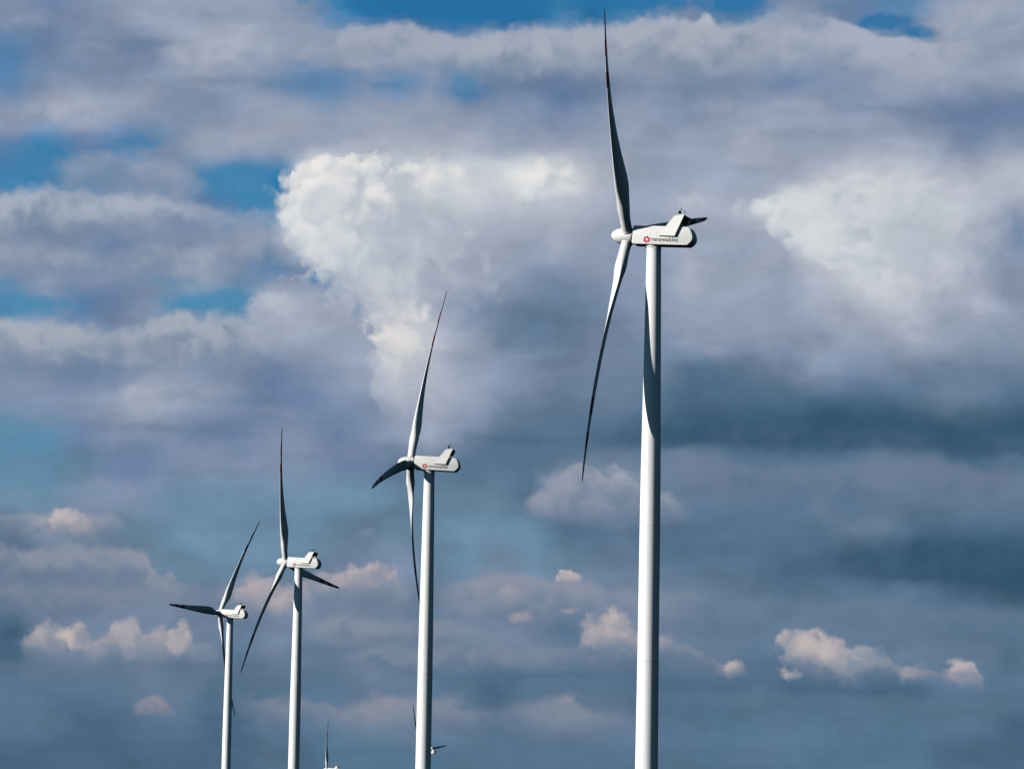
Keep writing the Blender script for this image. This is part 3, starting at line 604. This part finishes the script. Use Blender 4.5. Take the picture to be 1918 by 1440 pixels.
def add_lathe(bm, prof, axis, seg=48):
    """prof: (along, radius); axis 'X' or 'Z'"""
    rings = []
    for a, r in prof:
        ring = []
        for i in range(seg):
            t = 2 * math.pi * i / seg
            c, s = r * math.cos(t), r * math.sin(t)
            ring.append(bm.verts.new((a, c, s) if axis == 'X' else (c, s, a)))
        rings.append(ring)
    for r0, r1 in zip(rings, rings[1:]):
        for i in range(seg):
            bm.faces.new((r0[i], r0[(i + 1) % seg], r1[(i + 1) % seg], r1[i]))
    bm.faces.new(rings[0][::-1]); bm.faces.new(rings[-1])
    bmesh.ops.recalc_face_normals(bm, faces=bm.faces)

def add_prism(bm, pts, y0, y1):
    """a side outline (x, z) carried from y0 to y1"""
    a = [bm.verts.new((x, y0, z)) for x, z in pts]
    c = [bm.verts.new((x, y1, z)) for x, z in pts]
    fs = [bm.faces.new(a), bm.faces.new(c[::-1])]
    for i in range(len(pts)):
        j = (i + 1) % len(pts)
        fs.append(bm.faces.new((a[j], a[i], c[i], c[j])))
    bmesh.ops.recalc_face_normals(bm, faces=fs)
    return a, c, fs

def interp(x, tab):
    for (x0, y0), (x1, y1) in zip(tab, tab[1:]):
        if x <= x1:
            t = (x - x0) / (x1 - x0)
            t = max(0, min(1, t))
            return y0 + (y1 - y0) * t
    return tab[-1][1]

def spline(x, tab):
    xs = [p[0] for p in tab]; ys = [p[1] for p in tab]
    if x <= xs[0]: return ys[0]
    if x >= xs[-1]: return ys[-1]
    i = max(k for k in range(len(xs) - 1) if xs[k] <= x)
    def slope(k):
        if k == 0: return (ys[1] - ys[0]) / (xs[1] - xs[0])
        if k == len(xs) - 1: return (ys[-1] - ys[-2]) / (xs[-1] - xs[-2])
        return (ys[k + 1] - ys[k - 1]) / (xs[k + 1] - xs[k - 1])
    h = xs[i + 1] - xs[i]; t = (x - xs[i]) / h
    m0, m1 = slope(i) * h, slope(i + 1) * h
    return (2*t**3 - 3*t*t + 1) * ys[i] + (t**3 - 2*t*t + t) * m0 + (-2*t**3 + 3*t*t) * ys[i + 1] + (t**3 - t*t) * m1

# ------------------------------------------------------------------ the wind turbine
HUB_H = 119.0
OVERHANG = 5.6
TILT = R(6)
TIP_R = 56.0

def build_tower(parent):
    bm = bmesh.new()
    top = HUB_H - 2.15
    prof = [(0.0, 2.36), (8.0, 2.35), (30, 2.21), (58, 2.13), (70.0, 2.05), (88.5, 1.83), (105, 1.66), (113, 1.54), (top - 1.0, 1.50), (top - .95, 1.54), (top, 1.54)]
    zs = sorted(set([i * 2.0 for i in range(int(top / 2) + 1)] + [p[0] for p in prof]))
    full = [(z, interp(z, prof)) for z in zs]
    add_lathe(bm, full, 'Z', 72)
    t = obj('tower', bm, M_TOWER, parent, 30)
    for z in (30.0, 58.0, 88.0):                                   # bolted flange seams
        bm = bmesh.new()
        r = interp(z, prof)
        add_lathe(bm, [(z - .05, r + .004), (z - .04, r + .012), (z + .04, r + .012), (z + .05, r + .004)], 'Z', 72)
        obj('flange_seam', bm, M_SEAM, t, 40)
    return t

CHORD = [(0.0, 2.2), (.03, 2.2), (.06, 2.3), (.12, 3.15), (.18, 3.85), (.22, 4.0), (.30, 3.65), (.42, 2.98), (.55, 2.38), (.68, 1.88), (.80, 1.5), (.90, 1.18), (.96, .86), (.985, .55), (1.0, .08)]
THICK = [(0.0, 1.0), (.035, 1.0), (.08, .84), (.14, .52), (.20, .36), (.30, .26), (.45, .20), (.7, .16), (1.0, .13)]
TWIST = [(0.0, 27), (.10, 27), (.19, 25), (.27, 19.5), (.34, 14.0), (.41, 10.0), (.48, 6.5), (.56, 3.0), (.64, .5), (.72, -1), (1.0, -2.0)]
FLAP1, FLAP2 = 3.3, 4.5        # cone ahead of the rotor plane, and the bend back under the wind
BANDS = (.655, .724, .793, .862, .931)

def section(f, npt=36):
    """outline of the blade at span fraction f: (chordwise from the pitch axis, thickness)"""
    c = spline(f, CHORD); tc = interp(f, THICK)
    roundness = max(0.0, min(1.0, (f - .035) / .135)); roundness = roundness * roundness * (3 - 2 * roundness)
    axis = .5 + (.30 - .5) * roundness
    out = []
    for i in range(npt):
        a = 2 * math.pi * i / npt
        xc = .5 * (1 + math.cos(a))                                 # 1 = trailing edge, 0 = leading edge
        sgn = 1 if math.sin(a) >= 0 else -1
        circ = .5 * math.sin(a)
        yt = 5 * tc * (.2969 * math.sqrt(max(xc, 0)) - .126 * xc - .3516 * xc ** 2 + .2843 * xc ** 3 - .1015 * xc ** 4)
        camber = .028 * (1 - (2 * xc - 1) ** 2)
        foil = sgn * yt + camber
        y = circ * (1 - roundness) + foil * roundness
        out.append(((axis - xc) * c, y * c))                       # + = towards the leading edge
    return out

def build_blade(parent, phase):
    fs = sorted(set([i / 90 for i in range(91)] + list(BANDS) + [.012, .025, .97, .985, .993]))
    r0 = 1.55
    bm = bmesh.new()
    rings = []
    for f in fs:
        r = r0 + f * (TIP_R - r0)
        g = r / TIP_R
        off = FLAP1 * g - FLAP2 * g * g
        sweep = -.5 * g * g
        tw = R(interp(f, TWIST))
        ct, st = math.cos(tw), math.sin(tw)
        ring = []
        for ch, th in section(f):
            # local axes: X ahead of the rotor, Y the way the leading edge runs, Z out along the span
            y = ch * ct + th * st
            x = ch * st - th * ct
            ring.append(bm.verts.new((x + off, y + sweep, r)))
        rings.append(ring)
    k = len(rings[0])
    for f, ra, rb in zip(fs, rings, rings[1:]):
        red = (BANDS[0] - 1e-6 <= f < BANDS[1] - 1e-6) or (BANDS[2] - 1e-6 <= f < BANDS[3] - 1e-6) or f >= BANDS[4] - 1e-6
        for i in range(k):
            fc = bm.faces.new((ra[i], ra[(i + 1) % k], rb[(i + 1) % k], rb[i]))
            fc.material_index = 1 if red else 0
    bm.faces.new(rings[0][::-1]); bm.faces.new(rings[-1]).material_index = 1
    bmesh.ops.recalc_face_normals(bm, faces=bm.faces)
    o = obj('blade', bm, [M_BLADE, M_RED], parent, 40)
    bm = bmesh.new()
    add_tube(bm, (.05, 0, 1.45), (.05, 0, 1.82), 1.20, 1.18, 40)
    obj('root_collar', bm, M_WHITE, o, 40)
    return o

NAC_H = 1.95                                                        # half width of the nacelle
NAC_PROF = [(-1.45, -1.45), (-1.40, -1.2), (-1.40, 1.98), (-1.52, 2.12), (-1.8, 2.19), (-4.1, 2.30), (-5.5, 2.36), (-7.0, 2.43), (-8.4, 2.50), (-9.6, 2.54), (-10.6, 2.50),
            (-11.2, 2.50), (-11.85, 2.58), (-12.5, 2.66), (-13.25, 2.66), (-13.62, 2.42), (-13.95, 1.98), (-14.25, 1.40), (-14.42, .92), (-14.5, .45), (-14.45, .05), (-14.3, -.28),
            (-13.9, -.78), (-13.6, -1.08), (-13.3, -1.18), (-11.0, -1.30), (-7.4, -1.47), (-3.0, -1.68), (-2.0, -1.72), (-1.6, -1.66)]
FIN = [(-8.46, 2.44), (-9.55, 4.08), (-9.98, 4.62), (-10.35, 4.86), (-11.2, 5.04), (-12.38, 5.24), (-10.74, .52), (-7.2, .40)]

def build_nacelle(parent):
    bm = bmesh.new()
    a, c, fs = add_prism(bm, NAC_PROF, NAC_H, -NAC_H)
    rim = [e for e in bm.edges if abs(e.verts[0].co.y - e.verts[1].co.y) < 1e-6 and abs(abs(e.verts[0].co.y) - NAC_H) < 1e-6]
    bmesh.ops.bevel(bm, geom=rim, offset=.16, segments=3, profile=.5, affect='EDGES')
    nac = obj('nacelle', bm, M_WHITE, parent, 28)
    nac.location = (OVERHANG * 1.0, 0, HUB_H)
    nac.rotation_euler = (0, -TILT, 0)
    # cheek fins standing off the sides, carrying the cooler
    for sd in (1, -1):
        bm = bmesh.new()
        inner = [bm.verts.new((x, sd * (NAC_H - .06), z)) for x, z in FIN]
        outer = []
        for i, (x, z) in enumerate(FIN):
            front = i in (0, 7)
            outer.append(bm.verts.new((x, sd * (NAC_H + (.05 if i == 0 else .30 if i == 7 else .46)), z)))
        fl = [bm.faces.new(inner), bm.faces.new(outer[::-1])]
        for i in range(len(FIN)):
            j = (i + 1) % len(FIN)
            fl.append(bm.faces.new((inner[j], inner[i], outer[i], outer[j])))
        bmesh.ops.recalc_face_normals(bm, faces=fl)
        bmesh.ops.bevel(bm, geom=[e for e in bm.edges if all(abs(v.co.y) > NAC_H + .2 for v in e.verts)], offset=.05, segments=2, affect='EDGES')
        obj('cooling_fin', bm, M_WHITE, nac, 28)
    # the radiator hung between the fins, leaning with their rear edge
    bm = bmesh.new()
    lo_h, hi_h = 3.55, 5.12
    def rear(z): return -12.38 + (5.24 - z) * (12.38 - 10.74) / (5.24 - .52)
    th = .42
    pts = [(rear(lo_h) + .10, lo_h), (rear(hi_h) + .10, hi_h), (rear(hi_h) + .10 + th, hi_h), (rear(lo_h) + .10 + th, lo_h)]
    add_prism(bm, pts, NAC_H - .08, -NAC_H + .08)
    rad = obj('radiator', bm, M_DARK, nac)
    bm = bmesh.new()                                                # cooling slats in a frame on its rear face
    for i in range(9):
        z = lo_h + .12 + i * (hi_h - lo_h - .24) / 8
        x = rear(z) + .06
        add_box(bm, (x - .03, -NAC_H + .14, z - .035), (x + .03, NAC_H - .14, z + .035))
    obj('slat_grille', bm, M_DARK, rad)
    bm = bmesh.new()
    add_prism(bm, [(-10.3, 4.70), (-11.2, 4.96), (-12.0, 5.12), (-12.0, 5.04), (-11.2, 4.88), (-10.3, 4.62)], NAC_H - .1, -NAC_H + .1)
    obj('cooler_cover', bm, M_WHITE, nac)
    for y in (-1.15, -.35, .45, 1.25):
        bm = bmesh.new()
        add_tube(bm, (-11.75, y, 2.45), (rear(3.7) + .32, y, 3.72), .15, .13, 14)
        obj('coolant_pipe', bm, M_WHITE, nac, 40)
    # weather instruments on the cooler
    bm = bmesh.new()
    add_tube(bm, (-10.62, .2, 4.8), (-10.62, .2, 5.75), .07, .06, 10)
    add_box(bm, (-10.88, -.02, 5.62), (-10.36, .44, 6.12), bevel=.08)
    obj('warning_light', bm, M_DARK, nac, 40)
    for x, y, h, r in ((-10.62, .2, 6.6, .022), (-11.06, .75, 6.65, .06), (-11.55, -.5, 6.42, .055)):
        bm = bmesh.new()
        add_tube(bm, (x, y, 4.9), (x, y, h), r, r * .8, 8)
        if r > .04:
            add_tube(bm, (x - .16, y, h - .25), (x + .16, y, h - .25), .04, .04, 8)
            add_tube(bm, (x, y - .1, h), (x, y + .1, h), .05, .05, 8)
        obj('wind_sensor', bm, M_DARK, nac, 40)
    # side hatch outline and panel joints (raised a few mm)
    ys = NAC_H + .004
    bm = bmesh.new()
    x0, x1, z0, z1, w = -5.30, -6.66, -.1, 1.72, .05
    for p in ((x1, z1 - w, x0, z1), (x1, z0, x0, z0 + w), (x0 - w, z0 + w, x0, z1 - w), (x1, z0 + w, x1 + w, z1 - w)):
        add_box(bm, (p[0], NAC_H - .02, p[1]), (p[2], ys, p[3]))
    obj('side_hatch', bm, M_SEAM, nac)
    for x, z0, z1 in ((-2.12, -1.5, 1.3), (-12.9, -1.0, 2.5), (-11.0, -1.1, .3)):
        if x == -11.0: continue
        bm = bmesh.new()
        add_box(bm, (x - .02, NAC_H - .02, z0), (x + .02, ys, z1))
        obj('panel_joint', bm, M_SEAM, nac)
    # skirt between nacelle and tower top
    bm = bmesh.new()
    add_tube(bm, (-OVERHANG, 0, -2.1), (-OVERHANG, 0, -1.45), 1.62, 1.72, 48)
    obj('yaw_skirt', bm, M_WHITE, nac, 40)
    # lettering and emblem on the side
    cu = bpy.data.curves.new('lettering', 'FONT')
    cu.body = 'renewables'
    cu.size = 1.0
    cu.extrude = .004
    cu.space_character = 1.07
    cu.offset = .017
    tmp = bpy.data.objects.new('lettering_source', cu)
    C.objects.link(tmp)
    bpy.context.view_layer.update()
    me = bpy.data.meshes.new_from_object(tmp.evaluated_get(bpy.context.evaluated_depsgraph_get()))
    bpy.data.objects.remove(tmp)
    xs = [v.co.x for v in me.vertices]; w = max(xs) - min(xs); x_lo = min(xs)
    W_TXT = 5.85
    s = W_TXT / w
    for v in me.vertices:
        u = (v.co.x - x_lo) * s; h = v.co.y * s * .98
        v.co = Vector((-5.60 - u, NAC_H + .008 + v.co.z, -.84 + h + u * .045))
    me.materials.append(M_INK)
    me.name = 'lettering'
    lt = bpy.data.objects.new('lettering', me); C.objects.link(lt); lt.parent = nac
    bm = bmesh.new()
    cxe, cze, se = -4.66, -.60, .74
    barb = [(.40, 38), (.62, 42), (.96, 32), (.84, 15), (1.12, 0), (1.02, -15), (.80, -25), (.56, -20), (.40, -6), (.36, 16)]
    for kk in range(6):                                             # six barbs swirling round an open middle
        vs0 = []
        for rr, aa in barb:
            t = R(aa * 1.02 + 60 * kk + 30)
            vs0.append(bm.verts.new((cxe - rr * math.cos(t) * se, NAC_H + .008, cze + rr * math.sin(t) * se * .95)))
        f0 = bm.faces.new(vs0)
        ext = bmesh.ops.extrude_face_region(bm, geom=[f0])
        for v in [g for g in ext['geom'] if isinstance(g, bmesh.types.BMVert)]: v.co.y -= .006
    bmesh.ops.recalc_face_normals(bm, faces=bm.faces)
    obj('emblem', bm, M_EMBLEM, nac)
    return nac

def build_rotor(parent):
    bm = bmesh.new()
    prof = [(3.74, .03), (3.70, .22), (3.58, .48), (3.36, .78), (3.02, 1.07), (2.55, 1.34), (1.95, 1.56), (1.2, 1.70), (.4, 1.76), (-.5, 1.76), (-1.05, 1.72), (-1.22, 1.60), (-1.24, 1.1)]
    add_lathe(bm, [(x, r) for x, r in prof], 'X', 56)
    sp = obj('spinner', bm, M_WHITE, parent, 35)
    sp.location = (OVERHANG, 0, HUB_H)
    sp.rotation_euler = (0, -TILT, 0)
    bm = bmesh.new()
    add_tube(bm, (-1.15, 0, 0), (-1.6, 0, 0), 1.35, 1.35, 40)
    obj('main_bearing', bm, M_DARK, sp, 40)
    return sp

def blade_pose(phase):
    return Matrix.Translation((OVERHANG, 0, HUB_H)) @ Matrix.Rotation(-TILT, 4, 'Y') @ Matrix.Rotation(phase, 4, 'X')

def make_turbine():
    root = bpy.data.objects.new('wind_turbine', None)
    C.objects.link(root)
    build_tower(root); build_nacelle(root); build_rotor(root)
    for i in range(3):
        bl = build_blade(root, 0)
        bl['slot'] = i
    return root

def copy_tree(o, parent=None):
    c = o.copy(); C.objects.link(c); c.parent = parent
    for ch in [x for x in bpy.data.objects if x.parent == o]:
        copy_tree(ch, c)
    return c

# hub position (x, y, z above the lens), how far the rotor turns away from square-on, rotor phase, words
SITES = [
 (( 23.84,  796.99, 129.13), 17.93, -43.9, 'nearest and tallest white wind turbine, its upright blade reaching the top of the sky'),
 ((-28.927, 1107.04, 111.88),  9.5,  16.4, 'second-tallest white wind turbine, a shadowed blade drooping to its lower left'),
 ((-87.27, 1501.87, 111.81), 19.5, -24.4, 'white wind turbine with one red-banded blade slanting down to the right behind its own tower'),
 ((-140.03, 1870.85, 113.83), 22.6, 30.2, 'leftmost white wind turbine, holding a blade out level to the left'),
 ((-183.559, 3982.48, 83.40), 18.0, -17.0, 'far-off wind turbine showing only an upright dark blade and nacelle top'),
 ((-82.3, 3623.4, 95.0), 23.0, -38.0, 'far-off wind turbine mostly behind a nearer tower, one short dark blade poking out'),
]
SITES[5] = (None, 23.0, -38.0, SITES[5][3])
def hub_point(px, py, dist):
    v = FW + RT * ((px - 959) / F_PX) - UP * ((py - 720) / F_PX)
    return v * (dist / math.hypot(v.x, v.y))
SITES[5] = (tuple(hub_point(788.5, 1406, 7200 / 9.03 / .22)), 23.0, -38.0, SITES[5][3])

proto = make_turbine()
BASES = []
for i, (hub, yaw, ph, words) in enumerate(SITES):
    o = proto if i == 0 else copy_tree(proto)
    th = R(yaw)
    ahead = Vector((-math.cos(th), math.sin(th), 0))
    base = Vector(hub) - ahead * OVERHANG - Vector((0, 0, HUB_H))
    o.location = base
    o.rotation_euler = (0, 0, math.pi - th)
    o['label'] = words; o['category'] = 'wind turbine'; o['group'] = 'white wind turbines of the wind farm'
    BASES.append(base)
    for ch in [x for x in bpy.data.objects if x.parent == o]:
        if 'slot' in ch.keys():
            ch.matrix_local = blade_pose(R(ph + 120 * ch['slot']))
for ob in bpy.data.objects:
    if 'slot' in ob.keys(): del ob['slot']

# ------------------------------------------------------------------ ground: rolling fields under the turbines (below the picture)
knots = [(b.x, b.y, b.z) for b in BASES] + [(0, 0, -1.7), (0, -600, -4), (-900, 300, -12), (900, 300, -14), (700, 1500, -10), (-900, 2200, 0), (600, 3800, -30), (-1500, 4500, -34), (0, 6500, -40)]
def ground_z(x, y):
    sw = sz = 0.0
    for kx, ky, kz in knots:
        d2 = (x - kx) ** 2 + (y - ky) ** 2
        w = 1.0 / (d2 + 60.0) ** 1.6
        sw += w; sz += w * kz
    z = sz / sw
    far = max(0.0, min(1.0, (math.hypot(x, y - 2000) - 5000) / 5000))
    return z * (1 - far) - 45 * far
def axis(lo, hi, dense_lo, dense_hi, step, coarse):
    out, v = [], lo
    while v < hi:
        out.append(v)
        v += step if dense_lo <= v < dense_hi else coarse
    return out + [hi]
gxs = axis(-14000, 14000, -400, 300, 20, 700)
gys = axis(-9000, 18000, -60, 4200, 30, 700)
bm = bmesh.new()
grid = [[bm.verts.new((x, y, ground_z(x, y))) for x in gxs] for y in gys]
for j in range(len(gys) - 1):
    for i in range(len(gxs) - 1):
        bm.faces.new((grid[j][i], grid[j][i + 1], grid[j + 1][i + 1], grid[j + 1][i]))
mt, nt, bs = new_mat('field_grass')
co = nt.node('ShaderNodeTexCoord').outputs['Object']
fa, _ = nt.noise(nt.vec('MULTIPLY', co, (.006, .003, .01)), 1.0, 2, .4)
fb, _ = nt.noise(co, .5, 6, .65)
base = nt.ramp(fa, [(.35, (.030, .048, .018)), (.5, (.045, .062, .024)), (.65, (.070, .066, .036))], 'LINEAR')
nt.put(bs.inputs['Base Color'], nt.vec('SCALE', base, scale=nt.mad(nt.sub(fb, .5), .8, 1.0)))
bs.inputs['Roughness'].default_value = .95
bs.inputs['Specular IOR Level'].default_value = 0.0       # matted stubble, no sheen
gr = obj('ground', bm, mt, None, 60)
gr['kind'] = 'structure'
